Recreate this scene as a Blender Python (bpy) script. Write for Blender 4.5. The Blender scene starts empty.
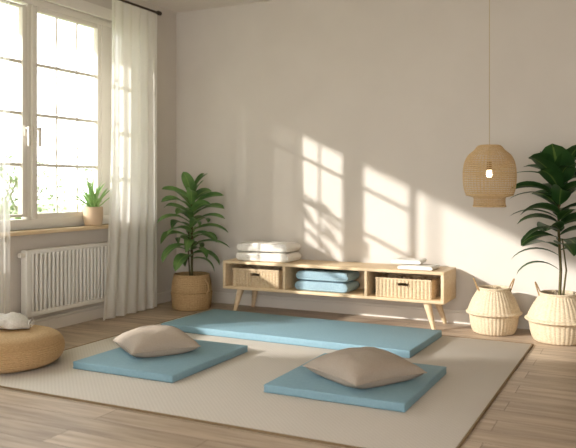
import bpy, bmesh, math, random
from mathutils import Vector, Matrix, noise
from math import sin, cos, pi, atan, radians
S = bpy.context.scene
COL = S.collection
random.seed(7)

# ------------------------------------------------------------ camera
cam = bpy.data.cameras.new('camera')
co = bpy.data.objects.new('camera', cam); COL.objects.link(co)
F_PX, HZ = 724.0, 185.0
cam.sensor_width = 36.0
cam.lens = F_PX / 576 * 36
cam.shift_y = -(224 - HZ) / 576
co.location = (0, 0, 1.1)
co.rotation_euler = (radians(90), 0, atan(360 / F_PX))
cam.clip_start = 0.05
cam.dof.use_dof = True
cam.dof.focus_distance = 5.0
cam.dof.aperture_fstop = 2.4
S.camera = co

# ------------------------------------------------------------ sky, sun, exposure
w = bpy.data.worlds.new('sky'); S.world = w; w.use_nodes = True
nt = w.node_tree; nt.nodes.clear()
out = nt.nodes.new('ShaderNodeOutputWorld'); bg = nt.nodes.new('ShaderNodeBackground')
tc = nt.nodes.new('ShaderNodeTexCoord'); sp = nt.nodes.new('ShaderNodeSeparateXYZ')
rp = nt.nodes.new('ShaderNodeValToRGB')
nt.links.new(tc.outputs['Generated'], sp.inputs[0]); nt.links.new(sp.outputs['Z'], rp.inputs[0])
rp.color_ramp.elements[0].position = 0.0; rp.color_ramp.elements[0].color = (1.0, 0.99, 0.97, 1)
rp.color_ramp.elements[1].position = 0.6; rp.color_ramp.elements[1].color = (0.87, 0.94, 1.0, 1)
nt.links.new(rp.outputs[0], bg.inputs[0]); bg.inputs[1].default_value = 3.3
nt.links.new(bg.outputs[0], out.inputs[0])

SUN_DIR = Vector((1.06, 1.0, -0.497)).normalized()
sl = bpy.data.lights.new('sun', 'SUN'); so = bpy.data.objects.new('sun', sl); COL.objects.link(so)
so.rotation_euler = SUN_DIR.to_track_quat('-Z', 'Y').to_euler()
so.location = (-8, -5, 6)
sl.energy = 3.9; sl.angle = radians(0.9); sl.color = (1.0, 0.975, 0.93)

S.view_settings.view_transform = 'Standard'; S.view_settings.look = 'None'
S.view_settings.gamma = 1; S.view_settings.use_curve_mapping = False
S.view_settings.exposure = 0.7

# ------------------------------------------------------------ helpers
def srgb(r, g, b):
    f = lambda c: (c / 255 / 12.92) if c / 255 <= .04045 else ((c / 255 + .055) / 1.055) ** 2.4
    return (f(r), f(g), f(b), 1)

def mat(name, rgb, rough=.6, rgb2=None, scale=20, bump=0, bscale=None, stretch=(1, 1, 1), spec=.3, detail=4, bdist=.002):
    m = bpy.data.materials.new(name); m.use_nodes = True
    n = m.node_tree; p = n.nodes['Principled BSDF']
    p.inputs['Roughness'].default_value = rough
    p.inputs['Specular IOR Level'].default_value = spec
    p.inputs['Base Color'].default_value = srgb(*rgb)
    t = n.nodes.new('ShaderNodeTexCoord'); mp = n.nodes.new('ShaderNodeMapping'); mp.inputs['Scale'].default_value = stretch
    n.links.new(t.outputs['Object'], mp.inputs[0])
    if rgb2:
        nz = n.nodes.new('ShaderNodeTexNoise'); nz.inputs['Scale'].default_value = scale; nz.inputs['Detail'].default_value = detail
        n.links.new(mp.outputs[0], nz.inputs['Vector'])
        r = n.nodes.new('ShaderNodeValToRGB')
        r.color_ramp.elements[0].position = .35; r.color_ramp.elements[0].color = srgb(*rgb)
        r.color_ramp.elements[1].position = .65; r.color_ramp.elements[1].color = srgb(*rgb2)
        n.links.new(nz.outputs['Fac'], r.inputs[0]); n.links.new(r.outputs[0], p.inputs['Base Color'])
    if bump:
        nz = n.nodes.new('ShaderNodeTexNoise'); nz.inputs['Scale'].default_value = bscale or scale; nz.inputs['Detail'].default_value = 3
        n.links.new(mp.outputs[0], nz.inputs['Vector'])
        b = n.nodes.new('ShaderNodeBump'); b.inputs['Strength'].default_value = bump; b.inputs['Distance'].default_value = bdist
        n.links.new(nz.outputs['Fac'], b.inputs['Height']); n.links.new(b.outputs[0], p.inputs['Normal'])
    return m

def mesh_obj(name, bm, m, parent=None, smooth=True, loc=None):
    me = bpy.data.meshes.new(name)
    bmesh.ops.recalc_face_normals(bm, faces=bm.faces)
    bm.to_mesh(me); bm.free()
    if m: me.materials.append(m)
    if smooth:
        me.polygons.foreach_set('use_smooth', [True] * len(me.polygons))
        try: me.set_sharp_from_angle(angle=radians(40))
        except Exception: pass
    o = bpy.data.objects.new(name, me); COL.objects.link(o)
    if parent: o.parent = parent
    if loc: o.location = loc
    return o

def tag(o, label=None, cat=None, group=None, kind=None):
    if label: o['label'] = label
    if cat: o['category'] = cat
    if group: o['group'] = group
    if kind: o['kind'] = kind
    return o

def thing(name, label, cat, loc=(0, 0, 0), rz=0, group=None, kind=None):
    o = bpy.data.objects.new(name, None); COL.objects.link(o); o.empty_display_size = .1
    o.location = loc; o.rotation_euler = (0, 0, rz)
    return tag(o, label, cat, group, kind)

def bx(bm, x0, x1, y0, y1, z0, z1, bev=0, seg=2):
    vs = [bm.verts.new((x, y, z)) for x in (x0, x1) for y in (y0, y1) for z in (z0, z1)]
    q = [(0, 1, 3, 2), (4, 6, 7, 5), (0, 4, 5, 1), (2, 3, 7, 6), (0, 2, 6, 4), (1, 5, 7, 3)]
    fs = [bm.faces.new([vs[i] for i in f]) for f in q]
    if bev:
        es = list({e for f in fs for e in f.edges})
        bmesh.ops.bevel(bm, geom=es, offset=bev, segments=seg, profile=.5, affect='EDGES')

def box(name, dims, m, parent=None, bev=0, seg=2, smooth=True):
    bm = bmesh.new(); bx(bm, *dims, bev=bev, seg=seg)
    return mesh_obj(name, bm, m, parent, smooth)

def tube(bm, pts, rad, seg=10, cap=True, closed=False):
    pts = [Vector(p) for p in pts]; n = len(pts)
    R = rad if isinstance(rad, (list, tuple)) else [rad] * n
    rings = []; up = Vector((0, 0, 1)); prev = None
    for i, p in enumerate(pts):
        if closed: t = pts[(i + 1) % n] - pts[i - 1]
        else: t = pts[min(i + 1, n - 1)] - pts[max(i - 1, 0)]
        t.normalize()
        if prev is None:
            a = t.orthogonal() if abs(t.z) > .9 else t.cross(up)
        else: a = prev - t * prev.dot(t)
        a.normalize(); prev = a.copy(); b = t.cross(a)
        rings.append([bm.verts.new(p + (a * cos(2 * pi * k / seg) + b * sin(2 * pi * k / seg)) * R[i]) for k in range(seg)])
    m = n if closed else n - 1
    for i in range(m):
        r0, r1 = rings[i], rings[(i + 1) % n]
        for k in range(seg):
            bm.faces.new([r0[k], r0[(k + 1) % seg], r1[(k + 1) % seg], r1[k]])
    if cap and not closed:
        bm.faces.new(rings[0][::-1]); bm.faces.new(rings[-1])

def lathe(bm, prof, seg=48, mod=None, cap0=True, cap1=False):
    rings = []
    for (r, z) in prof:
        ring = []
        for k in range(seg):
            a = 2 * pi * k / seg
            rr = r + (mod(a, z) if mod else 0)
            ring.append(bm.verts.new((rr * cos(a), rr * sin(a), z)))
        rings.append(ring)
    for i in range(len(rings) - 1):
        for k in range(seg):
            bm.faces.new([rings[i][k], rings[i][(k + 1) % seg], rings[i + 1][(k + 1) % seg], rings[i + 1][k]])
    if cap0: bm.faces.new(rings[0][::-1])
    if cap1: bm.faces.new(rings[-1])

def smooth_prof(keys, n):
    """resample a polyline profile with catmull-rom"""
    P = [keys[0]] + list(keys) + [keys[-1]]; res = []
    segs = len(keys) - 1
    for i in range(segs):
        p0, p1, p2, p3 = P[i:i + 4]; m = max(2, n // segs)
        for j in range(m):
            t = j / m
            res.append(tuple(.5 * (2 * p1[c] + (p2[c] - p0[c]) * t + (2 * p0[c] - 5 * p1[c] + 4 * p2[c] - p3[c]) * t * t + (3 * p1[c] - p0[c] - 3 * p2[c] + p3[c]) * t ** 3) for c in range(len(p1))))
    res.append(tuple(keys[-1])); return res

# ------------------------------------------------------------ materials
M = {}
M['wall'] = mat('wall_paint', (212, 204, 194), .9, (209, 201, 191), 3, .15, 140)
M['ceiling'] = mat('ceiling_paint', (224, 216, 207), .9)
M['white'] = mat('white_paint', (230, 224, 214), .45, bump=.05, bscale=60)
M['base'] = mat('baseboard_paint', (226, 219, 209), .5)
M['rad'] = mat('radiator_enamel', (226, 222, 214), .4)
M['oak'] = mat('pale_oak', (226, 202, 168), .5, (214, 188, 150), 3.0, .2, 30, (1, 14, 14))
M['oak_sill'] = mat('oak_sill', (222, 198, 162), .5, (208, 182, 146), 3.0, stretch=(14, 1, 14))
M['mat'] = mat('teal_vinyl_foam', (126, 158, 171), .65, (131, 162, 175), 60, .25, 300)
M['linen'] = mat('taupe_linen', (174, 160, 146), .9, (165, 151, 137), 220, .5, 420)
M['towel'] = mat('white_terry', (236, 231, 222), .95, (226, 220, 210), 90, .9, 260)
M['bluetowel'] = mat('blue_terry', (160, 184, 194), .95, (148, 174, 186), 90, .9, 260)
M['grey'] = mat('grey_terry', (214, 208, 200), .95, (202, 196, 188), 90, .8, 260)
M['metal'] = mat('dark_bronze', (62, 50, 38), .4)
M['stem'] = mat('woody_stem', (98, 92, 56), .7, (84, 74, 46), 40)
M['soil'] = mat('potting_soil', (62, 45, 32), .95, (44, 32, 24), 60, .8, 80)
M['ceramic'] = mat('beige_ceramic', (206, 180, 150), .5)
M['cord'] = mat('lamp_cord', (190, 172, 140), .7)
M['grass'] = mat('lawn', (140, 150, 110), .95, (160, 168, 126), 4)
M['render_wall'] = mat('rendered_masonry', (200, 190, 175), .9)

def wood_floor():
    m = bpy.data.materials.new('oak_plank_floor'); m.use_nodes = True; n = m.node_tree; L = n.links
    p = n.nodes['Principled BSDF']
    t = n.nodes.new('ShaderNodeTexCoord')
    br = n.nodes.new('ShaderNodeTexBrick'); br.offset = .37; br.inputs['Scale'].default_value = 1
    br.inputs['Brick Width'].default_value = 1.7; br.inputs['Row Height'].default_value = .165
    br.inputs['Mortar Size'].default_value = .0016; br.inputs['Mortar Smooth'].default_value = .3; br.inputs['Bias'].default_value = 0
    br.inputs['Color1'].default_value = (0, 0, 0, 1); br.inputs['Color2'].default_value = (1, 1, 1, 1); br.inputs['Mortar'].default_value = (.5, .5, .5, 1)
    L.new(t.outputs['Object'], br.inputs['Vector'])
    mp = n.nodes.new('ShaderNodeMapping'); mp.inputs['Scale'].default_value = (.9, 11, 1); L.new(t.outputs['Object'], mp.inputs[0])
    off = n.nodes.new('ShaderNodeVectorMath'); off.operation = 'MULTIPLY_ADD'; off.inputs[1].default_value = (7, 3, 5)
    L.new(br.outputs['Color'], off.inputs[0]); L.new(mp.outputs[0], off.inputs[2])
    nz = n.nodes.new('ShaderNodeTexNoise'); nz.inputs['Scale'].default_value = 2.2; nz.inputs['Detail'].default_value = 7; nz.inputs['Roughness'].default_value = .62
    L.new(off.outputs[0], nz.inputs['Vector'])
    r = n.nodes.new('ShaderNodeValToRGB'); e = r.color_ramp.elements
    e[0].position = .33; e[0].color = srgb(164, 142, 120); e[1].position = .62; e[1].color = srgb(204, 184, 162)
    L.new(nz.outputs['Fac'], r.inputs[0])
    hs = n.nodes.new('ShaderNodeMix'); hs.data_type = 'RGBA'; hs.blend_type = 'MULTIPLY'; hs.inputs[0].default_value = 1
    r2 = n.nodes.new('ShaderNodeValToRGB'); r2.color_ramp.elements[0].color = (.76, .74, .72, 1); r2.color_ramp.elements[1].color = (1, 1, 1, 1)
    L.new(br.outputs['Color'], r2.inputs[0]); L.new(r.outputs[0], hs.inputs[6]); L.new(r2.outputs[0], hs.inputs[7])
    mx = n.nodes.new('ShaderNodeMix'); mx.data_type = 'RGBA'; L.new(br.outputs['Fac'], mx.inputs[0]); L.new(hs.outputs[2], mx.inputs[6]); mx.inputs[7].default_value = srgb(96, 74, 56)
    L.new(mx.outputs[2], p.inputs['Base Color'])
    p.inputs['Roughness'].default_value = .42; p.inputs['Specular IOR Level'].default_value = .35
    b = n.nodes.new('ShaderNodeBump'); b.inputs['Strength'].default_value = .12; b.inputs['Distance'].default_value = .002
    L.new(nz.outputs['Fac'], b.inputs['Height']); L.new(b.outputs[0], p.inputs['Normal'])
    return m
M['floor'] = wood_floor()

def rug_mat():
    m = bpy.data.materials.new('woven_wool'); m.use_nodes = True; n = m.node_tree; L = n.links
    p = n.nodes['Principled BSDF']; p.inputs['Roughness'].default_value = .95; p.inputs['Specular IOR Level'].default_value = .1
    t = n.nodes.new('ShaderNodeTexCoord')
    ck = n.nodes.new('ShaderNodeTexChecker'); ck.inputs['Scale'].default_value = 75
    ck.inputs[1].default_value = srgb(212, 204, 194); ck.inputs[2].default_value = srgb(198, 189, 178)
    L.new(t.outputs['Object'], ck.inputs[0])
    nz = n.nodes.new('ShaderNodeTexNoise'); nz.inputs['Scale'].default_value = 2.5; L.new(t.outputs['Object'], nz.inputs['Vector'])
    mx = n.nodes.new('ShaderNodeMix'); mx.data_type = 'RGBA'; mx.inputs[0].default_value = .5
    r = n.nodes.new('ShaderNodeValToRGB'); r.color_ramp.elements[0].color = srgb(200, 191, 180); r.color_ramp.elements[1].color = srgb(210, 202, 192)
    L.new(nz.outputs['Fac'], r.inputs[0]); L.new(ck.outputs[0], mx.inputs[6]); L.new(r.outputs[0], mx.inputs[7]); L.new(mx.outputs[2], p.inputs['Base Color'])
    b = n.nodes.new('ShaderNodeBump'); b.inputs['Strength'].default_value = .4; b.inputs['Distance'].default_value = .002
    L.new(ck.outputs['Fac'], b.inputs['Height']); L.new(b.outputs[0], p.inputs['Normal'])
    return m
M['rug'] = rug_mat()
M['binding'] = mat('rug_binding', (134, 112, 84), .9)

def straw(name, a, b, scale=60):
    return mat(name, a, .75, b, scale, .5, 120, (1, 1, 3))
M['seagrass'] = straw('seagrass', (214, 196, 168), (192, 172, 142))
M['jute'] = straw('dark_seagrass', (190, 160, 118), (170, 138, 98))
M['handle'] = straw('plaited_handle', (168, 138, 98), (146, 116, 78))
M['pouf'] = straw('jute_rope', (194, 162, 122), (176, 144, 102), 90)
M['wicker'] = straw('wicker', (214, 192, 160), (196, 170, 134))
M['bamboo'] = straw('bamboo', (212, 184, 142), (196, 166, 122))

def leaf_mat(name, c1, c2, rib, rough=.35):
    m = bpy.data.materials.new(name); m.use_nodes = True; n = m.node_tree; L = n.links
    p = n.nodes['Principled BSDF']; p.inputs['Roughness'].default_value = rough
    uv = n.nodes.new('ShaderNodeTexCoord'); s = n.nodes.new('ShaderNodeSeparateXYZ'); L.new(uv.outputs['UV'], s.inputs[0])
    r = n.nodes.new('ShaderNodeValToRGB'); e = r.color_ramp.elements
    e[0].position = 0; e[0].color = srgb(*rib); e[1].position = .09; e[1].color = (1, 1, 1, 1)
    ab = n.nodes.new('ShaderNodeMath'); ab.operation = 'ABSOLUTE'; sb = n.nodes.new('ShaderNodeMath'); sb.operation = 'SUBTRACT'; sb.inputs[1].default_value = .5
    L.new(s.outputs['X'], sb.inputs[0]); L.new(sb.outputs[0], ab.inputs[0])
    nz = n.nodes.new('ShaderNodeTexNoise'); nz.inputs['Scale'].default_value = 5; L.new(uv.outputs['Object'], nz.inputs['Vector'])
    r1 = n.nodes.new('ShaderNodeValToRGB'); r1.color_ramp.elements[0].position = .35; r1.color_ramp.elements[0].color = srgb(*c1); r1.color_ramp.elements[1].position = .65; r1.color_ramp.elements[1].color = srgb(*c2)
    L.new(nz.outputs['Fac'], r1.inputs[0])
    mx = n.nodes.new('ShaderNodeMix'); mx.data_type = 'RGBA'
    st = n.nodes.new('ShaderNodeMapRange'); st.inputs[1].default_value = .02; st.inputs[2].default_value = .06
    L.new(ab.outputs[0], st.inputs[0]); L.new(st.outputs[0], mx.inputs[0]); mx.inputs[6].default_value = srgb(*rib); L.new(r1.outputs[0], mx.inputs[7])
    L.new(mx.outputs[2], p.inputs['Base Color'])
    tr = n.nodes.new('ShaderNodeBsdfTranslucent'); L.new(mx.outputs[2], tr.inputs[0])
    ms = n.nodes.new('ShaderNodeMixShader'); ms.inputs[0].default_value = .25
    L.new(p.outputs[0], ms.inputs[1]); L.new(tr.outputs[0], ms.inputs[2])
    L.new(ms.outputs[0], n.nodes['Material Output'].inputs[0])
    return m
M['leaf_corner'] = leaf_mat('corner_leaf', (74, 114, 62), (122, 156, 90), (132, 162, 90))
M['leaf_fiddle'] = leaf_mat('dark_leaf', (38, 70, 34), (56, 92, 44), (110, 136, 70))
M['leaf_succulent'] = leaf_mat('succulent_leaf', (130, 168, 96), (160, 190, 120), (170, 200, 130), .5)
M['leaf_out'] = leaf_mat('garden_leaf', (106, 124, 80), (130, 144, 98), (136, 148, 104), .7)

def sheer(name='sheer_voile', lo=.90, hi=.985):
    m = bpy.data.materials.new(name); m.use_nodes = True; n = m.node_tree; L = n.links; n.nodes.remove(n.nodes['Principled BSDF'])
    d = n.nodes.new('ShaderNodeBsdfDiffuse'); d.inputs[0].default_value = srgb(246, 243, 236)
    t = n.nodes.new('ShaderNodeBsdfTranslucent'); t.inputs[0].default_value = srgb(246, 243, 236)
    x = n.nodes.new('ShaderNodeBsdfTransparent')
    a = n.nodes.new('ShaderNodeMixShader'); a.inputs[0].default_value = .5; L.new(d.outputs[0], a.inputs[1]); L.new(t.outputs[0], a.inputs[2])
    # thread density: more see-through where the weave faces the eye squarely
    lw = n.nodes.new('ShaderNodeLayerWeight'); lw.inputs[0].default_value = .35
    mr = n.nodes.new('ShaderNodeMapRange'); mr.inputs[3].default_value = lo; mr.inputs[4].default_value = hi
    L.new(lw.outputs['Facing'], mr.inputs[0])
    b = n.nodes.new('ShaderNodeMixShader'); L.new(mr.outputs[0], b.inputs[0]); L.new(x.outputs[0], b.inputs[1]); L.new(a.outputs[0], b.inputs[2])
    L.new(b.outputs[0], n.nodes['Material Output'].inputs[0])
    return m
M['sheer'] = sheer(); M['sheer_thin'] = sheer('sheer_voile_single_layer', .36, .7)

def glass():
    m = bpy.data.materials.new('window_glass'); m.use_nodes = True; n = m.node_tree; L = n.links; n.nodes.remove(n.nodes['Principled BSDF'])
    x = n.nodes.new('ShaderNodeBsdfTransparent'); g = n.nodes.new('ShaderNodeBsdfGlossy'); g.inputs['Roughness'].default_value = .02
    b = n.nodes.new('ShaderNodeMixShader'); b.inputs[0].default_value = .05; L.new(x.outputs[0], b.inputs[1]); L.new(g.outputs[0], b.inputs[2])
    L.new(b.outputs[0], n.nodes['Material Output'].inputs[0]); return m
M['glass'] = glass()
def emit(name, c, s):
    m = bpy.data.materials.new(name); m.use_nodes = True; p = m.node_tree.nodes['Principled BSDF']
    p.inputs['Base Color'].default_value = (1, 1, 1, 1); p.inputs['Emission Color'].default_value = c; p.inputs['Emission Strength'].default_value = s; return m
M['bulb'] = emit('lit_bulb', (1, .86, .62, 1), 6)

# ------------------------------------------------------------ the room
LX, BY, CZ, RX, FY = -4.07, 5.77, 2.76, 1.9, -2.2      # left wall, back wall, ceiling, right wall, front
def struct(name, bm, m, smooth=False):
    return tag(mesh_obj(name, bm, m, None, smooth), kind='structure')
bm = bmesh.new(); bx(bm, LX - .2, RX + .1, FY - .1, BY + .1, -.12, 0); struct('floor', bm, M['floor'])
bm = bmesh.new(); bx(bm, LX - .2, RX + .1, FY - .1, BY + .1, CZ, CZ + .12); struct('ceiling', bm, M['ceiling'])
bm = bmesh.new(); bx(bm, LX - .2, RX + .1, BY, BY + .12, 0, CZ); struct('wall_back', bm, M['wall'])
bm = bmesh.new(); bx(bm, RX, RX + .12, FY, BY, 0, CZ); struct('wall_right', bm, M['wall'])
# front wall (behind the viewer) with an added wide opening that lets in sky light as fill
bm = bmesh.new()
bx(bm, LX, -2.6, FY - .1, FY, 0, CZ); bx(bm, 1.4, RX, FY - .1, FY, 0, CZ); bx(bm, -2.6, 1.4, FY - .1, FY, 2.3, CZ)
struct('wall_front', bm, M['wall'])
# left wall with two window openings
W1 = (3.50, 5.20, .77, 2.50)   # y0 y1 z0 z1
W2 = (1.10, 3.50, .55, 2.50)
XO = LX - .2
bm = bmesh.new()
bx(bm, XO, LX, FY, W2[0], 0, CZ); bx(bm, XO, LX, W2[0], W2[1], 0, W2[2]); 
bx(bm, XO, LX, W1[0], W1[1], 0, W1[2]); bx(bm, XO, LX, W1[1], BY, 0, CZ); bx(bm, XO, LX, W2[0], W1[1], 2.5, CZ)
struct('wall_left', bm, M['wall'])
# casing around the windows
bm = bmesh.new()
bx(bm, LX - .0, LX + .02, 1.02, 5.28, 2.49, 2.58, .003); bx(bm, LX, LX + .02, 5.20, 5.28, .77, 2.49, .003); bx(bm, LX, LX + .02, 1.02, 1.10, .55, 2.49, .003)
struct('trim_1', bm, M['white'])
# unseen overhang, added to set the top edge of the sun patches
bm = bmesh.new(); bx(bm, -5.8, XO, -1, 7, 2.97, 3.05); struct('shade_eaves', bm, M['white'])
# baseboards
def bprof(name, x0, x1, y0, y1):
    bm = bmesh.new(); bx(bm, x0, x1, y0, y1, 0, .085, .002)
    if x1 - x0 > y1 - y0: bx(bm, x0, x1, y0 + .006, y1, .085, .105, .004)
    else: bx(bm, x0, x1 - .006, y0, y1, .085, .105, .004)
    struct(name, bm, M['base'])
bprof('baseboard_back', LX + .018, RX, BY - .018, BY)
bprof('baseboard_left', LX, LX + .018, FY, BY)

# windows -----------------------------------------------------
ROWS = [2.01, 1.63, 1.25]
GX = -4.15
def sash(parent, y0, y1, z0, z1, cols, rows, st=.04, handle=None, st1=None, st0=-1, by0=None):
    f = bmesh.new()
    X0, X1 = GX - .025, GX + .025
    st1 = st1 or st; st0 = st if st0 == -1 else st0
    if st0: bx(f, X0, X1, y0 - st0, y0, z0 - st, z1 + st, .004)
    bx(f, X0, X1, y1, y1 + st1, z0 - st, z1 + st, .004)
    bx(f, X0, X1, y0, y1, z0 - st, z0, .004); bx(f, X0, X1, y0, y1, z1, z1 + st, .004)
    fo = mesh_obj('sash', f, M['white'], parent)
    b = bmesh.new()
    for r in rows: bx(b, GX - .012, GX + .012, by0 or y0, y1, r - .011, r + .011, .002)
    for c in cols: bx(b, GX - .006, GX + .006, c - .0065, c + .0065, z0, z1, .001)
    mesh_obj('glazing_bars', b, M['white'], fo)
    g = bmesh.new(); bx(g, GX - .003, GX + .003, y0 - .005, y1 + .005, z0 - .005, z1 + .005); mesh_obj('pane', g, M['glass'], fo, False)
    if handle:
        h = bmesh.new(); bx(h, X1, X1 + .012, handle - .014, handle + .014, 1.46, 1.54, .004)
        tube(h, [(X1 + .012, handle, 1.52), (X1 + .045, handle, 1.52)], .009)
        bx(h, X1 + .036, X1 + .054, handle - .011, handle + .011, 1.385, 1.532, .005)
        mesh_obj('window_handle', h, M['white'], fo)
    return fo
w1 = thing('window_1', None, None, (0, 0, 0), kind='structure')
f = bmesh.new()
bx(f, GX - .04, GX + .03, 3.50, 5.20, .77, .845, .003); bx(f, GX - .04, GX + .03, 3.50, 5.20, 2.45, 2.50, .003)
bx(f, GX - .04, GX + .02, 3.955, 3.99, .845, 2.45, .003); bx(f, GX - .04, GX + .03, 4.76, 4.91, .845, 2.45, .003); bx(f, GX - .04, GX + .03, 5.10, 5.20, .845, 2.45)
mesh_obj('window_frame', f, M['white'], w1)
sash(w1, 3.495, 3.905, .885, 2.41, [], ROWS, .02, 3.925, .045, st0=.012)
sash(w1, 4.05, 4.72, .885, 2.41, [4.273, 4.497], ROWS, .045, 4.028)
sash(w1, 4.95, 5.07, .885, 2.41, [5.02], ROWS, .035)
w2 = thing('window_2', None, None, (0, 0, 0), kind='structure')
f = bmesh.new()
bx(f, GX - .04, GX + .03, 1.10, 3.50, .55, .58, .003); bx(f, GX - .04, GX + .03, 1.10, 3.50, 2.45, 2.50, .003); bx(f, GX - .02, GX + .02, 3.481, 3.484, .58, 2.45); bx(f, GX - .04, GX + .03, 1.10, 1.13, .58, 2.45)
mesh_obj('window_frame', f, M['white'], w2)
sash(w2, 1.16, 3.47, .60, 2.41, [], [], .012)
# oak sill board
bm = bmesh.new(); bx(bm, GX + .03, LX + .10, 3.50, 5.24, .742, .770, .004)
tag(mesh_obj('window_sill', bm, M['oak_sill']), kind='structure').name = 'trim_3'

# ------------------------------------------------------------ outside
bm = bmesh.new(); bx(bm, -40, XO, -20, 40, -.5, -.3); o = struct('ground', bm, M['grass'])

def leaf(bm, uvl, p, az, el, L, Wd, droop, cup=.25, n=9, shape=1.0, twist=0.):
    p = Vector(p); d0 = Vector((cos(az), sin(az), 0)); side = Vector((-sin(az), cos(az), 0))
    rows = []; e = el; c = p.copy(); ds = L / n
    for i in range(n + 1):
        t = i / n
        wd = Wd * .5 * max(.02, (sin(pi * min(1, t ** shape * .97 + .03))) ** .62) if t < 1 else .001
        fwd = d0 * cos(e) + Vector((0, 0, 1)) * sin(e); nor = -d0 * sin(e) + Vector((0, 0, 1)) * cos(e)
        tw = twist * t
        s2 = side * cos(tw) + nor * sin(tw); n2 = nor * cos(tw) - side * sin(tw)
        row = []
        for j, s in enumerate((-1, -.55, 0, .55, 1)):
            row.append((bm.verts.new(c + s2 * wd * s + n2 * (cup * wd * abs(s) ** 1.5)), (.5 + s * .5, t)))
        rows.append(row)
        c = c + fwd * ds; e -= droop / n * (1 + .6 * t)
    for i in range(n):
        for j in range(4):
            q = [rows[i][j], rows[i][j + 1], rows[i + 1][j + 1], rows[i + 1][j]]
            fc = bm.faces.new([v for v, _ in q])
            for lp, (_, u) in zip(fc.loops, q): lp[uvl].uv = u
    return c

def foliage_obj(name, bm, m, parent):
    me = bpy.data.meshes.new(name); bm.to_mesh(me); bm.free(); me.materials.append(m)
    me.polygons.foreach_set('use_smooth', [True] * len(me.polygons))
    o = bpy.data.objects.new(name, me); COL.objects.link(o); o.parent = parent; return o

def shrub(loc, rx, rz_, nleaf, label, group=None):
    t = thing('garden_shrub', label, 'shrub', loc, group=group)
    b = bmesh.new(); uvl = b.loops.layers.uv.new('uv')
    for i in range(nleaf):
        th = random.uniform(0, 2 * pi); u = random.uniform(-1, 1); r = random.uniform(.45, 1) * (1 + .25 * sin(3 * th + 5 * u))
        s = math.sqrt(1 - u * u)
        p = (rx * r * s * cos(th), rx * r * s * sin(th), rz_ + rz_ * r * u * .95)
        leaf(b, uvl, p, random.uniform(0, 2 * pi), random.uniform(-.6, .9), random.uniform(.12, .22), .09, .5, n=2)
    foliage_obj('foliage', b, M['leaf_out'], t)
    b = bmesh.new()
    for k in range(5):
        a = k * 1.3
        tube(b, [(0, 0, 0), (.12 * rx * cos(a), .12 * rx * sin(a), rz_ * .6), (.45 * rx * cos(a), .45 * rx * sin(a), rz_ * 1.3)], [.05, .035, .012], 6)
    mesh_obj('stem', b, M['stem'], t)
SH = [((-14.6, 13.9, -.3), 1.3, 1.15, 'low pale green garden shrub seen through lower panes beside the window post'),
      ((-14.5, 16.9, -.3), 1.3, 1.35, 'taller pale garden shrub seen through the middle panes of the window'),
      ((-14.6, 20.0, -.3), 1.4, 1.2, 'pale garden shrub seen through the panes behind the potted sill plant'),
      ((-11.3, 10.0, -.3), 1.0, 1.15, 'brighter green garden shrub seen through the left window sash')]
for l, a, b_, lab in SH: shrub(l, a, b_, 620, lab, None)

# garden tree whose low branch dapples the light (outside, beyond the frame)
t = thing('garden_tree', 'slender young garden tree standing close outside the windows', 'tree', (-5.0, 3.15, -.3))
b = bmesh.new(); tube(b, [(0, 0, 0), (0, 0, 1.2), (0, 0, 2.0), (0, .02, 2.55)], [.03, .026, .02, .01], 10)
tube(b, [(0, 0.01, 2.2), (-.02, .25, 2.36), (0, .52, 2.40)], [.009, .007, .004], 6)
mesh_obj('trunk', b, M['stem'], t)
b = bmesh.new(); uvl = b.loops.layers.uv.new('uv')
for k, (dy, dz, L) in enumerate([(.52, 2.40, .26), (.38, 2.39, .2), (.53, 2.31, .2), (.34, 2.30, .22), (.52, 2.20, .17), (.40, 2.18, .2), (.28, 2.22, .17), (.53, 2.09, .2), (.36, 2.07, .22), (.50, 1.99, .2), (.3, 1.98, .18), (.22, 2.12, .12), (.5, 1.9, .2)]):
    leaf(b, uvl, (.03 * sin(k * 2), dy, dz), -pi / 2 + .2 * sin(k * 3), -.35 + .1 * sin(k * 5), L, .062, .25, n=6)
foliage_obj('foliage', b, M['leaf_out'], t)

# unseen sloped block, added only to cast the slanting floor shade
t = thing('added_sun_block', 'unseen sloped sun blocker added in the garden outside the windows', 'sun_blocker', (-7.4, 0, -.3))
def prism(bm, pts, x0, x1):
    a = [bm.verts.new((x0, y, z)) for y, z in pts]; c = [bm.verts.new((x1, y, z)) for y, z in pts]; n = len(pts)
    bm.faces.new(a); bm.faces.new(c[::-1])
    for i in range(n): bm.faces.new([a[i], c[i], c[(i + 1) % n], a[(i + 1) % n]])
# shade line in the window plane: z = .73 + (2.45 - y) * .88 ; at x = -8.2 (world)
def rz(y): return .73 + (2.45 - (y + 4.05 / 1.06)) * .88 + .469 * 4.05 + .3
b = bmesh.new(); prism(b, [(-4.2, 0), (.6, 0), (.6, rz(.6) - .1), (-4.2, rz(-4.2) - .1)], -.8, .8); mesh_obj('wall', b, M['render_wall'], t, False)
b = bmesh.new(); prism(b, [(-4.4, rz(-4.4) - .1), (.75, rz(.75) - .1), (.75, rz(.75)), (-4.4, rz(-4.4))], -.85, .85); mesh_obj('roof', b, M['pouf'], t, False)

# ------------------------------------------------------------ rug, mats
rg = thing('area_rug', 'large flat woven beige rug lying on the oak floor', 'rug', (-2.08, 4.01, 0))
RX0, RX1, RY0, RY1 = -1.37, 1.365, -1.175, 1.185
b = bmesh.new(); bx(b, RX0, RX1, RY0, RY1, .001, .008, .002); mesh_obj('woven_field', b, M['rug'], rg)
b = bmesh.new(); e = .012
bx(b, RX0 - e, RX1 + e, RY0 - e, RY0, .001, .009, .002); bx(b, RX0 - e, RX1 + e, RY1, RY1 + e, .001, .009, .002)
bx(b, RX0 - e, RX0, RY0, RY1, .001, .009, .002); bx(b, RX1, RX1 + e, RY0, RY1, .001, .009, .002)
mesh_obj('edge_binding', b, M['binding'], rg)

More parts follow.
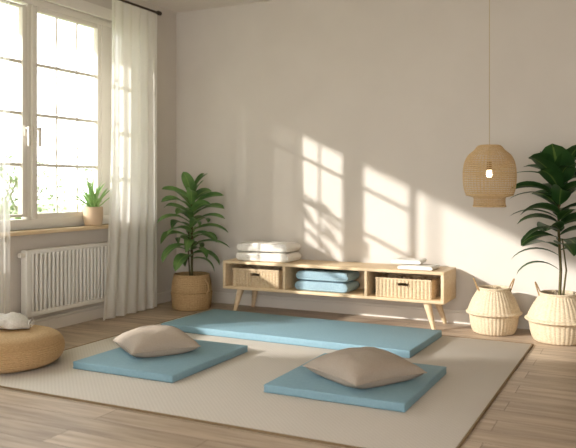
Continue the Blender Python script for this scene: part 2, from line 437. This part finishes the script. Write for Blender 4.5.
RZ = .0085
def floor_mat(name, label, cx, cy, lx, ly, h=.045, rz_=0):
    t = thing(name, label, 'mat', (cx, cy, RZ), rz_)
    box('cushion', (-lx / 2, lx / 2, -ly / 2, ly / 2, 0, h), M['mat'], t, .009, 3)
    b = bmesh.new()
    for z in (.006, h - .006):
        tube(b, [(-lx / 2 + .004, -ly / 2 + .004, z), (lx / 2 - .004, -ly / 2 + .004, z), (lx / 2 - .004, ly / 2 - .004, z), (-lx / 2 + .004, ly / 2 - .004, z)], .0042, 6, closed=True)
    mesh_obj('piping', b, M['mat'], t)
    return t
floor_mat('floor_mat', 'square teal foam floor mat nearest the jute pouf, with a pillow on it', -2.70, 3.70, .72, .84)
floor_mat('floor_mat', 'square teal foam floor mat closest to the viewer, in front of the long mat', -1.425, 3.75, .77, .80)
floor_mat('exercise_mat', 'long teal foam mat lying in front of the low oak bench', -2.305, 4.80, 1.95, .73, .05, rz_=-.02)

def pillow(label, loc, s, h, rot, seed):
    t = thing('throw_pillow', label, 'pillow', loc, rot)
    N = 40; b = bmesh.new(); G = {}
    for side in (1, -1):
        for i in range(N + 1):
            for j in range(N + 1):
                u, v = i / N * 2 - 1, j / N * 2 - 1
                edge = i in (0, N) or j in (0, N)
                if side == -1 and edge: G[(side, i, j)] = G[(1, i, j)]; continue
                x = u * (1 - .085 * (1 - v * v)); y = v * (1 - .085 * (1 - u * u))
                k = max(0, (1 - u * u) * (1 - v * v)) ** .42
                wr = noise.noise(Vector((u * 2.2 + seed, v * 2.2, side))) * .10 + noise.noise(Vector((u * 6 + seed, v * 5, side * 3))) * .03
                z = side * h * (k * (1 + wr))
                if side == -1: z = max(z * .75, -h * .42)
                G[(side, i, j)] = b.verts.new((x * s / 2, y * s / 2, z + h * .42))
        for i in range(N):
            for j in range(N):
                q = [G[(side, i, j)], G[(side, i + 1, j)], G[(side, i + 1, j + 1)], G[(side, i, j + 1)]]
                b.faces.new(q if side == 1 else q[::-1])
    mesh_obj('cover', b, M['linen'], t)
    pts = []
    for (a, c) in [((-1, -1), (1, -1)), ((1, -1), (1, 1)), ((1, 1), (-1, 1)), ((-1, 1), (-1, -1))]:
        for k in range(12):
            u = a[0] + (c[0] - a[0]) * k / 12; v = a[1] + (c[1] - a[1]) * k / 12
            pts.append((u * (1 - .085 * (1 - v * v)) * s / 2, v * (1 - .085 * (1 - u * u)) * s / 2, h * .42))
    b = bmesh.new(); tube(b, pts, .0035, 6, closed=True); mesh_obj('seam_piping', b, M['linen'], t)
MT = RZ + .045
pillow('taupe linen pillow on the mat nearest the pouf, one side in sunlight', (-2.79, 3.73, MT), .435, .108, radians(-35), 3)
pillow('taupe linen pillow lying turned cornerwise on the mat closest to the viewer', (-1.385, 3.71, MT), .475, .108, radians(-31), 11)

# ------------------------------------------------------------ bench
BZ0, BZ1 = .205, .447
bn = thing('low_bench', 'low oak storage bench with three open bays against the back wall', 'bench', (-2.33, 5.55, 0))
hx, hy, T = .965, .19, .024
box('top_board', (-hx, hx, -hy, hy, BZ1 - T, BZ1), M['oak'], bn, .004)
box('bottom_board', (-hx, hx, -hy, hy, BZ0, BZ0 + T), M['oak'], bn, .004)
box('end_panel', (-hx, -hx + T, -hy + .002, hy, BZ0 + T, BZ1 - T), M['oak'], bn, .001)
box('end_panel', (hx - T, hx, -hy + .002, hy, BZ0 + T, BZ1 - T), M['oak'], bn, .001)
for xd in (-.375, .345):
    box('divider', (xd - .011, xd + .011, -hy + .002, hy - .012, BZ0 + T, BZ1 - T), M['oak'], bn, .001)
box('back_panel', (-hx + T, hx - T, hy - .012, hy, BZ0 + T, BZ1 - T), M['oak'], bn)
for sx in (-1, 1):
    for sy in (-1, 1):
        b = bmesh.new()
        tube(b, [(sx * .82, sy * .13, BZ0), (sx * (.865 if sx < 0 else .885), sy * .165, .0)], [.030, .015], 14)
        mesh_obj('leg', b, M['oak'], bn)

def wicker_box(label, x0, x1, y0, y1, h):
    cx = (x0 + x1) / 2; t = thing('storage_basket', label, 'basket', (cx, y0, BZ0 + T + .0005), 0, None)
    w = (x1 - x0) / 2; d = y1 - y0
    # woven body: perimeter loop with ribs
    b = bmesh.new(); per = []
    st = .006
    def seg(p, q, nrm):
        n = int((Vector(q) - Vector(p)).length / st)
        for i in range(n):
            f_ = i / n; per.append((p[0] + (q[0] - p[0]) * f_, p[1] + (q[1] - p[1]) * f_, nrm))
    seg((-w, 0), (w, 0), (0, -1)); seg((w, 0), (w, d), (1, 0)); seg((w, d), (-w, d), (0, 1)); seg((-w, d), (-w, 0), (-1, 0))
    nz = 26; rows = []
    for k in range(nz + 1):
        z = h * k / nz; ring = []
        for i, (x, y, nn) in enumerate(per):
            rib = abs(sin(i * pi / 5.0)) * .006; wv = .0016 * (1 if (k + i // 5) % 2 else -1)
            if x > w - .02 * 0 and False: pass
            ring.append(b.verts.new((x + nn[0] * (rib + wv), y + nn[1] * (rib + wv), z)))
        rows.append(ring)
    n = len(per)
    for k in range(nz):
        for i in range(n):
            px = (per[i][0]); onfront = per[i][2] == (0, -1)
            if onfront and abs(px) < .045 and k in range(int(nz * .66), int(nz * .84)): continue   # hand hole
            b.faces.new([rows[k][i], rows[k][(i + 1) % n], rows[k + 1][(i + 1) % n], rows[k + 1][i]])
    b.faces.new(rows[0][::-1])
    wb = mesh_obj('woven_body', b, M['wicker'], t)
    b = bmesh.new(); tube(b, [(-w, 0, h), (w, 0, h), (w, d, h), (-w, d, h)], .008, 8, closed=True); mesh_obj('rim', b, M['wicker'], t)
    b = bmesh.new(); zc = h * .75; r = .047; tube(b, [(-r, -.004, zc - .018), (r, -.004, zc - .018), (r, -.004, zc + .018), (-r, -.004, zc + .018)], .0035, 6, closed=True); mesh_obj('handle_rim', b, M['wicker'], wb)
wicker_box('wicker storage basket in the bench bay nearest the corner plant', -3.21, -2.765, 5.385, 5.70, .148)
wicker_box('wicker storage basket in the bench bay nearest the floor baskets', -1.915, -1.475, 5.40, 5.70, .14)

def towel(name, label, loc, wx, dy, h, m, rz_=0, cat='towel', seed=0, group=None):
    t = thing(name, label, cat, loc, rz_, group)
    # folded slab: rounded, with the fold groove running round the front and side
    b = bmesh.new(); nx, nz = 44, 20
    prof = []
    for k in range(nz):   # cross-section in (y,z): rounded box
        a = 2 * pi * k / nz; c_, s_ = cos(a), sin(a)
        yy = math.copysign(abs(c_) ** .2, c_) * dy / 2; zz = math.copysign(abs(s_) ** .3, s_) * h / 2
        prof.append((yy, zz))
    rings = []
    for i in range(nx + 1):
        u = i / nx * 2 - 1; x = u * wx / 2
        k_ = (1 - abs(u) ** 14) ** .4 if abs(u) < 1 else 0
        k_ = max(k_, .08)
        ring = []
        for (yy, zz) in prof:
            nn = noise.noise(Vector((x * 9 + seed, yy * 9, zz * 20))) * .005
            g = 1.0
            y2 = yy * (.97 + .03 * k_); z2 = zz * k_
            if zz > h * .2: z2 += nn
            gy = 0
            if abs(zz) < h * .12 and abs(yy) > dy * .4: gy = -math.copysign(.004, yy)
            ring.append(b.verts.new((x, y2 + gy, max(z2 + h / 2, .0006))))
        rings.append(ring)
    for i in range(nx):
        for k in range(nz): b.faces.new([rings[i][k], rings[i][(k + 1) % nz], rings[i + 1][(k + 1) % nz], rings[i + 1][k]])
    b.faces.new(rings[0][::-1]); b.faces.new(rings[-1])
    mesh_obj('folded_cloth', b, m, t)
    b = bmesh.new()   # hem along the folded layers at the front
    tube(b, [(-wx / 2 + .025, -dy / 2 + .003, h * .36), (wx / 2 - .025, -dy / 2 + .003, h * .36)], .0035, 6); mesh_obj('hem', b, m, t)
    return t
towel('folded_towel', 'lower of the two thick white towels folded on the bench end', (-2.935, 5.53, BZ1 + .0005), .50, .28, .078, M['towel'], .01, seed=1)
towel('folded_towel', 'upper of the two thick white towels folded on the bench end', (-2.935, 5.53, BZ1 + .083), .49, .27, .076, M['towel'], -.01, seed=5)
towel('folded_towel', 'lower blue towel folded in the middle bay of the bench', (-2.385, 5.53, BZ0 + T + .0005), .47, .28, .08, M['bluetowel'], .0, seed=8)
towel('folded_towel', 'upper blue towel folded in the middle bay of the bench', (-2.38, 5.53, BZ0 + T + .085), .465, .27, .078, M['bluetowel'], .0, seed=12)
towel('hand_towel', 'lower thin white hand towel folded flat on the bench', (-1.60, 5.50, BZ1 + .0005), .28, .22, .032, M['towel'], .0, seed=15)
towel('hand_towel', 'upper thin white hand towel folded flat on the bench', (-1.69, 5.54, BZ1 + .037), .24, .20, .034, M['towel'], .03, seed=19)

# ------------------------------------------------------------ baskets, plants
def weave(nr, nzs, amp):
    return lambda a, z: amp * (abs(sin(a * nr / 2)) * (1 if 1 else 0)) + amp * .5 * sin(a * nr / 2 * 1.0) * sin(z * nzs)

def arc(p0, p1, lift, n=12, out_=Vector((0, 0, 0))):
    p0, p1 = Vector(p0), Vector(p1); r = []
    for i in range(n + 1):
        t = i / n; r.append(p0.lerp(p1, t) + (Vector((0, 0, lift)) + out_) * (sin(pi * t) ** .7))
    return r

def belly_basket(root, m, k=1.0, hk=1.0, handles=(0, pi), hz=.09, segs=320):
    keys = [(.13, 0), (.152, .010), (.170, .06), (.178, .115), (.184, .138), (.203, .150), (.204, .160), (.190, .172), (.180, .20), (.158, .25), (.132, .295), (.117, .32), (.114, .335)]
    keys = [(r * k, z * hk) for r, z in keys]
    b = bmesh.new()
    pr = smooth_prof(keys, 110)
    inner = [(r - .010, z) for r, z in reversed(pr[40:])]
    lathe(b, pr + inner, segs, lambda a, z: .0028 * abs(sin(a * 20)) + .0016 * sin(a * 20 * 2) * sin(z * 420), True, True)
    body = mesh_obj('woven_body', b, m, root)
    rt, zt = keys[-1]
    b = bmesh.new(); tube(b, [(rt * cos(i * pi / 24) , rt * sin(i * pi / 24), zt) for i in range(48)], .008, 8, closed=True); mesh_obj('rim', b, m, root)
    for a in handles:
        b = bmesh.new(); w_ = .04; d = Vector((cos(a), sin(a), 0)); s_ = Vector((-sin(a), cos(a), 0))
        p0 = d * rt + s_ * w_ + Vector((0, 0, zt - .02)); p1 = d * rt - s_ * w_ + Vector((0, 0, zt - .02))
        tube(b, arc(p0, p1, hz, 14, d * .035), .0048, 8); mesh_obj('handle', b, M['handle'], body)
    return rt, zt

# empty belly basket
e1 = thing('belly_basket', 'empty pale seagrass belly basket with loop handles between bench and tall plant', 'basket', (-1.03, 5.52, 0), 0)
belly_basket(e1, M['seagrass'], .98, .99, (radians(20), radians(200)))

def soft_limit(bm, fn):
    for v in bm.verts: fn(v.co)
def lim(c, ax, lo=None, hi=None, k=.25):
    if lo is not None and c[ax] < lo: c[ax] = lo + (c[ax] - lo) * k
    if hi is not None and c[ax] > hi: c[ax] = hi + (c[ax] - hi) * k
def plant(root, m, stem_pts, stem_r, leaves, soil_r, soil_z, sm=None, fn=None):
    b = bmesh.new()
    for pts, rr in zip(stem_pts, stem_r): tube(b, pts, rr, 10)
    mesh_obj('stem', b, sm or M['stem'], root)
    b = bmesh.new(); lathe(b, [(soil_r, soil_z - .02), (soil_r, soil_z), (soil_r * .5, soil_z + .006), (.002, soil_z + .008)], 40); mesh_obj('soil', b, M['soil'], root)
    b = bmesh.new(); uvl = b.loops.layers.uv.new('uv')
    for a in leaves: leaf(b, uvl, *a[:6], **a[6])
    if fn: soft_limit(b, fn)
    return foliage_obj('foliage', b, m, root)

# tall plant at the right, fiddle-like broad leaves
e2 = thing('potted_plant', 'tall dark broad-leaved plant in a pale seagrass belly basket', 'plant', (-.56, 5.42, 0), 0)
rt, zt = belly_basket(e2, M['seagrass'], 1.12, 1.0, (radians(178), radians(-2)))
rnd = random.Random(5); lv = []
CAMA = atan(360 / F_PX)     # picture's sideways direction in the room, used to spread the crown
def ldir(deg): return radians(deg)
for i in range(28):
    f_ = i / 27; z = .64 + f_ * .58
    az = i * 2.39996 + .3
    el = .2 + .75 * f_ + rnd.uniform(-.15, .2); L = rnd.uniform(.28, .36) * (1.0 if f_ < .85 else .8)
    lv.append(((0.01 * cos(az), .01 * sin(az), z), az, el, L, rnd.uniform(.12, .17), .7 + .5 * rnd.random(), dict(cup=.2, shape=.85, twist=rnd.choice((-1, 1)) * rnd.uniform(.2, .8))))
# the leaves that reach out toward the lamp
for (z, az, el, L, W_, dr) in [(.50, 196, .62, .34, .09, 1.5), (.60, 190, .5, .36, .095, 1.2), (.86, 188, .55, .36, .10, 1.0), (1.0, 192, .45, .36, .09, .9), (1.12, 200, .55, .33, .09, .7), (1.1, 230, .9, .33, .19, .5), (.78, 215, .3, .3, .11, 1.1), (1.12, 330, 1.2, .32, .22, .4), (1.1, 262, 1.15, .34, .24, .3)]:
    lv.append(((0, 0, z), ldir(az), el, L, W_, dr, dict(cup=.18, shape=.9)))
plant(e2, M['leaf_fiddle'], [[(0, 0, .25), (.01, 0, .5), (-.005, 0, .8), (0, 0, 1.2)], [(.02, .0, .27), (.045, .02, .5), (.02, .01, .72)]], [[.011, .01, .009, .006], [.007, .006, .004]], lv, rt - .012, .30, fn=lambda c: lim(c, 1, hi=.27, k=.2))

# plant in the corner
e3 = thing('potted_plant', 'bushy green plant with arching oval leaves in a tan basket by the corner', 'plant', (-3.645, 5.40, 0), 0)
keys = [(.150, 0), (.168, .01), (.176, .06), (.180, .12), (.183, .150), (.176, .156), (.179, .17), (.172, .24), (.158, .295), (.154, .305)]
b = bmesh.new(); pr = smooth_prof(keys, 90)
lathe(b, pr + [(r - .009, z) for r, z in reversed(pr[50:])], 240, lambda a, z: .0018 * sin(z * 520) + .001 * abs(sin(a * 24)), True, True)
mesh_obj('woven_body', b, M['jute'], e3)
b = bmesh.new(); tube(b, [(.154 * cos(i * pi / 24), .154 * sin(i * pi / 24), .305) for i in range(48)], .006, 8, closed=True); mesh_obj('rim', b, M['jute'], e3)
b = bmesh.new(); tube(b, [(.160 , -.03, .27), (.195, -.03, .23), (.2, -.03, .18), (.178, -.03, .14)], .006, 8); mesh_obj('handle', b, M['jute'], e3)
rnd = random.Random(9); lv = []
NL = 38
for i in range(NL):
    f_ = i / (NL - 1); z = .44 + f_ * .58
    az = i * 2.39996
    el = .25 + .75 * f_ ** 1.3 + rnd.uniform(-.12, .15)
    L = (.29 + .07 * sin(pi * min(1, f_ * 1.1))) * rnd.uniform(.92, 1.08)
    if f_ > .9: el = 1.0 + rnd.uniform(-.1, .3); L *= .8
    lv.append(((0.008 * cos(az), .008 * sin(az), z), az, el, L, rnd.uniform(.088, .112), rnd.uniform(.9, 1.4) * (1 - .5 * f_ ** 3), dict(cup=.3, shape=.95, twist=rnd.choice((-1, 1)) * rnd.uniform(.3, .9))))
for (z, az, el, L, W_, dr) in [(1.02, 20, 1.15, .24, .075, .5), (.99, 200, 1.25, .22, .06, .3), (1.0, 285, 1.35, .18, .05, .3), (.98, 100, 1.2, .2, .06, .4)]:
    lv.append(((0, 0, z), radians(az), el, L, W_, dr, dict(cup=.3)))
plant(e3, M['leaf_corner'], [[(0, 0, .22), (.005, 0, .6), (0, 0, 1.03)], [(-.03, .02, .25), (-.05, .02, .5), (-.03, 0, .7)]], [[.012, .010, .006], [.007, .006, .004]], lv, .148, .275, fn=lambda c: (lim(c, 0, lo=-.20), lim(c, 1, hi=.28, k=.2)))

# sill plant
e4 = thing('potted_plant', 'small spiky pale green plant in a beige pot on the window sill', 'plant', (-4.035, 4.56, .7705), 0)
b = bmesh.new(); pr = smooth_prof([(.055, 0), (.068, .006), (.077, .05), (.079, .10), (.078, .152)], 24)
lathe(b, pr + [(.072, .152), (.070, .12)], 48, None, True, True); mesh_obj('pot', b, M['ceramic'], e4)
rnd = random.Random(2); lv = []
for i in range(26):
    az = i * 2.39996; f_ = i / 25; el = .5 + f_ * .95
    lv.append(((.02 * cos(az) * (1 - f_), .02 * sin(az) * (1 - f_), .13), az, el, rnd.uniform(.20, .30), .030, rnd.uniform(.1, .6), dict(cup=.5, shape=.6, n=7)))
b = bmesh.new(); lathe(b, [(.069, .115), (.069, .130), (.001, .133)], 32); mesh_obj('soil', b, M['soil'], e4)
b = bmesh.new(); uvl = b.loops.layers.uv.new('uv')
for a in lv: leaf(b, uvl, *a[:6], **a[6])
soft_limit(b, lambda c: lim(c, 0, -.03, .045, .2))
foliage_obj('foliage', b, M['leaf_succulent'], e4)

# ------------------------------------------------------------ pouf
pf = thing('jute_pouf', 'round woven jute floor pouf on the rug edge beneath the radiator', 'pouf', (-3.51, 3.19, RZ + .001))
b = bmesh.new(); keys = [(.20, 0), (.27, .006), (.32, .035), (.342, .085), (.335, .135), (.30, .175), (.24, .192), (.12, .20), (.01, .202)]
pr = smooth_prof(keys, 220)
lathe(b, pr, 160, lambda a, z: 0, True, True)
# braided rope coils
for v in b.verts:
    r = math.hypot(v.co.x, v.co.y)
    if r > .15 and v.co.z > .002:
        a = math.atan2(v.co.y, v.co.x); s_ = v.co.z * 1.0 + (.34 - r) * (1 if v.co.z > .14 else 0)
        k = 1 + .0075 * sin(s_ * 2 * pi / .0125) + .003 * sin(a * 70 + s_ * 500); v.co.x *= k; v.co.y *= k
mesh_obj('rope_body', b, M['pouf'], pf)
# crumpled towel on it
tw = thing('crumpled_towel', 'soft pale grey cloth rolled loosely on top of the jute pouf', 'towel', (-3.57, 3.22, RZ + .206), radians(25))
b = bmesh.new(); n1, n2 = 40, 28; rings = []
for i in range(n1 + 1):
    u = i / n1 * 2 - 1; ring = []
    for k in range(n2):
        a = 2 * pi * k / n2; c_, s_ = cos(a), sin(a)
        kk = max(.03, (1 - abs(u) ** 3.0) ** .6)
        y = c_ * .10 * kk; z = max(0, .044 + s_ * .046) * kk
        nn = noise.noise(Vector((u * 3, c_ * 1.7, s_ * 1.7))) * .022 + noise.noise(Vector((u * 6, c_ * 3 + 4, s_ * 3))) * .008
        y += nn * kk; z = max(.0, z + nn * .7 * kk * (1 if s_ > -.2 else 0))
        ring.append(b.verts.new((u * .17, y, z)))
    rings.append(ring)
for i in range(n1):
    for k in range(n2): b.faces.new([rings[i][k], rings[i][(k + 1) % n2], rings[i + 1][(k + 1) % n2], rings[i + 1][k]])
b.faces.new(rings[0][::-1]); b.faces.new(rings[-1]); mesh_obj('cloth', b, M['grey'], tw)
b = bmesh.new()
lp = []
for i in range(26):
    a = i / 25 * 4.4 * pi; r = .006 + .026 * i / 25; lp.append((.168 - .012 * (1 - i / 25) + .012, cos(a) * r * 1.6, .036 + sin(a) * r * .85))
tube(b, lp, .0035, 6); mesh_obj('rolled_edge', b, M['grey'], tw)

# ------------------------------------------------------------ radiator
rd = thing('radiator', 'white ribbed column radiator mounted beneath the window sill', 'radiator', (LX + .055, 4.34, 0))
y0, y1 = -.51, .55; b = bmesh.new(); pitch = .0415; n = int((y1 - y0 - .06) / pitch)
for i in range(n + 1):
    y = y0 + .045 + i * pitch
    bx(b, -.028, .028, y - .0115, y + .0115, .175, .605, .009, 3)
mesh_obj('column_ribs', b, M['rad'], rd)
b = bmesh.new(); bx(b, -.032, .026, y0, y1, .145, .182, .008, 3); bx(b, -.032, .026, y0, y1, .596, .630, .008, 3); mesh_obj('header_rail', b, M['rad'], rd)
box('back_plate', (-.030, -.024, y0 + .01, y1 - .01, .17, .60), M['rad'], rd)
box('side_panel', (-.032, .030, y0 - .018, y0 + .028, .145, .630), M['rad'], rd, .006)
b = bmesh.new(); tube(b, [(0, y0 - .005, .165), (0, y0 - .045, .165), (0, y0 - .05, .15), (0, y0 - .05, 0)], .008, 10); mesh_obj('pipe', b, M['rad'], rd)
b = bmesh.new(); tube(b, [(.0, y0 - .06, .595), (.0, y0 - .02, .595)], .017, 14); mesh_obj('valve', b, M['white'], rd)
for yy in (y0 + .2, y1 - .2): box('bracket', (-.055, -.028, yy - .015, yy + .015, .2, .56), M['rad'], rd)

# ------------------------------------------------------------ curtains
def curtain(label, y0, y1, ztop, zbot, xc, folds, amp, seed, lean=0.0, m='sheer'):
    t = thing('sheer_curtain', label, 'curtain', (xc, (y0 + y1) / 2, zbot))
    b = bmesh.new(); ny, nz = folds * 14, 60; W = y1 - y0; rows = []
    H = ztop - zbot
    for k in range(nz + 1):
        v = k / nz; row = []
        for i in range(ny + 1):
            u = i / ny
            ph = u * folds * 2 * pi + .9 * sin(u * 5 + seed) + .5 * noise.noise(Vector((u * 3, v * 1.5, seed)))
            A = amp * (.55 + .45 * (1 - v)) * (1 + .5 * noise.noise(Vector((u * 5, v * 2, seed + 3))))
            if v > .975: A *= .8
            x = A * sin(ph) + .2 * A * sin(2 * ph + 1)
            y = -W / 2 + u * W + .012 * noise.noise(Vector((u * 4, v * 3, seed + 7))) + lean * (1 - v) ** 2.5 * (1 - u)
            row.append(b.verts.new((x, y, v * H)))
        rows.append(row)
    for k in range(nz):
        for i in range(ny): b.faces.new([rows[k][i], rows[k][i + 1], rows[k + 1][i + 1], rows[k + 1][i]])
    me_o = foliage_obj('cloth', b, M[m], t)
    return t
XC = -3.925
curtain('long white sheer curtain hanging beside the corner, over the radiator end', 4.65, 5.27, 2.625, .012, XC, 6, .020, 1.0, -.12)
curtain('narrow white sheer curtain hanging at the edge of the photo', 3.46, 3.60, 2.625, .02, XC, 2, .010, 4.0, m='sheer_thin')
cr = thing('curtain_rod', 'dark bronze curtain rod above the window', 'curtain rod', (XC, 4.265, 2.64))
b = bmesh.new(); tube(b, [(0, -3.3, 0), (0, 1.0, 0)], .010, 12); mesh_obj('rod', b, M['metal'], cr)
for y in (-3.3, 1.0):
    b = bmesh.new(); s_ = 1 if y > 0 else -1; tube(b, [(0, y, 0), (0, y + s_ * .008, 0), (0, y + s_ * .012, 0), (0, y + s_ * .05, 0), (0, y + s_ * .056, 0)], [.012, .012, .019, .019, .012], 16); mesh_obj('finial', b, M['metal'], cr)
for y in (-3.2, -.85, .235, .985):
    b = bmesh.new(); tube(b, [(LX - XC + .002, y, -.0), (0, y, 0)], .007, 8); tube(b, [(LX - XC, y, 0), (LX - XC + .008, y, 0)], .022, 14); mesh_obj('bracket', b, M['metal'], cr)

# ------------------------------------------------------------ pendant lamp
pl = thing('pendant_lamp', 'woven bamboo pendant lamp with a lit bulb hanging from a thin cord', 'lamp', (-.96, 4.99, 0))
keys = [(.062, 1.365), (.078, 1.362), (.100, 1.335), (.140, 1.300), (.163, 1.255), (.173, 1.20), (.174, 1.14), (.168, 1.08), (.152, 1.035), (.118, 1.022), (.104, 1.015), (.102, .99), (.105, .958)]
pr = smooth_prof(keys, 240)
b = bmesh.new(); z = 1.363; last = None
acc = 0; prev = pr[0]
for q in pr[1:]:
    acc += math.hypot(q[0] - prev[0], q[1] - prev[1]); prev = q
    if acc >= .0118:
        acc = 0; tube(b, [(q[0] * cos(i * pi / 28), q[0] * sin(i * pi / 28), q[1]) for i in range(56)], .0034, 5, closed=True)
for k in range(44):
    a = 2 * pi * k / 44; tube(b, [(r * cos(a), r * sin(a), z_) for r, z_ in pr[::8]], .0022, 4)
sh = mesh_obj('lamp_shade', b, M['bamboo'], pl)
b = bmesh.new()
for r, z_ in ((.062, 1.365), (.105, .957), (.152, 1.033)):
    b = bmesh.new(); tube(b, [(r * cos(i * pi / 28), r * sin(i * pi / 28), z_) for i in range(56)], .006, 8, closed=True)
    mesh_obj('rim', b, M['bamboo'], pl)
b = bmesh.new()
for k in range(3):
    a = k * 2 * pi / 3; tube(b, [(0, 0, 1.365), (.062 * cos(a), .062 * sin(a), 1.365)], .003, 6)
mesh_obj('hanger', b, M['metal'], pl)
b = bmesh.new(); tube(b, [(0, 0, 1.25), (0, 0, 1.6), (0, 0, CZ - .02)], .0028, 8); mesh_obj('cord', b, M['cord'], pl)
b = bmesh.new(); lathe(b, [(.045, CZ - .025), (.05, CZ - .02), (.05, CZ - .001)], 24, None, True, True); mesh_obj('ceiling_rose', b, M['white'], pl)
b = bmesh.new(); lathe(b, [(.014, 1.205), (.018, 1.21), (.018, 1.255), (.008, 1.262)], 20, None, True, True); sk = mesh_obj('socket', b, mat('brass_socket', (150, 112, 60), .4), pl)
b = bmesh.new(); lathe(b, smooth_prof([(.003, 1.148), (.014, 1.150), (.020, 1.166), (.020, 1.183), (.014, 1.205)], 20), 24, None, True, True); mesh_obj('bulb', b, M['bulb'], sk)
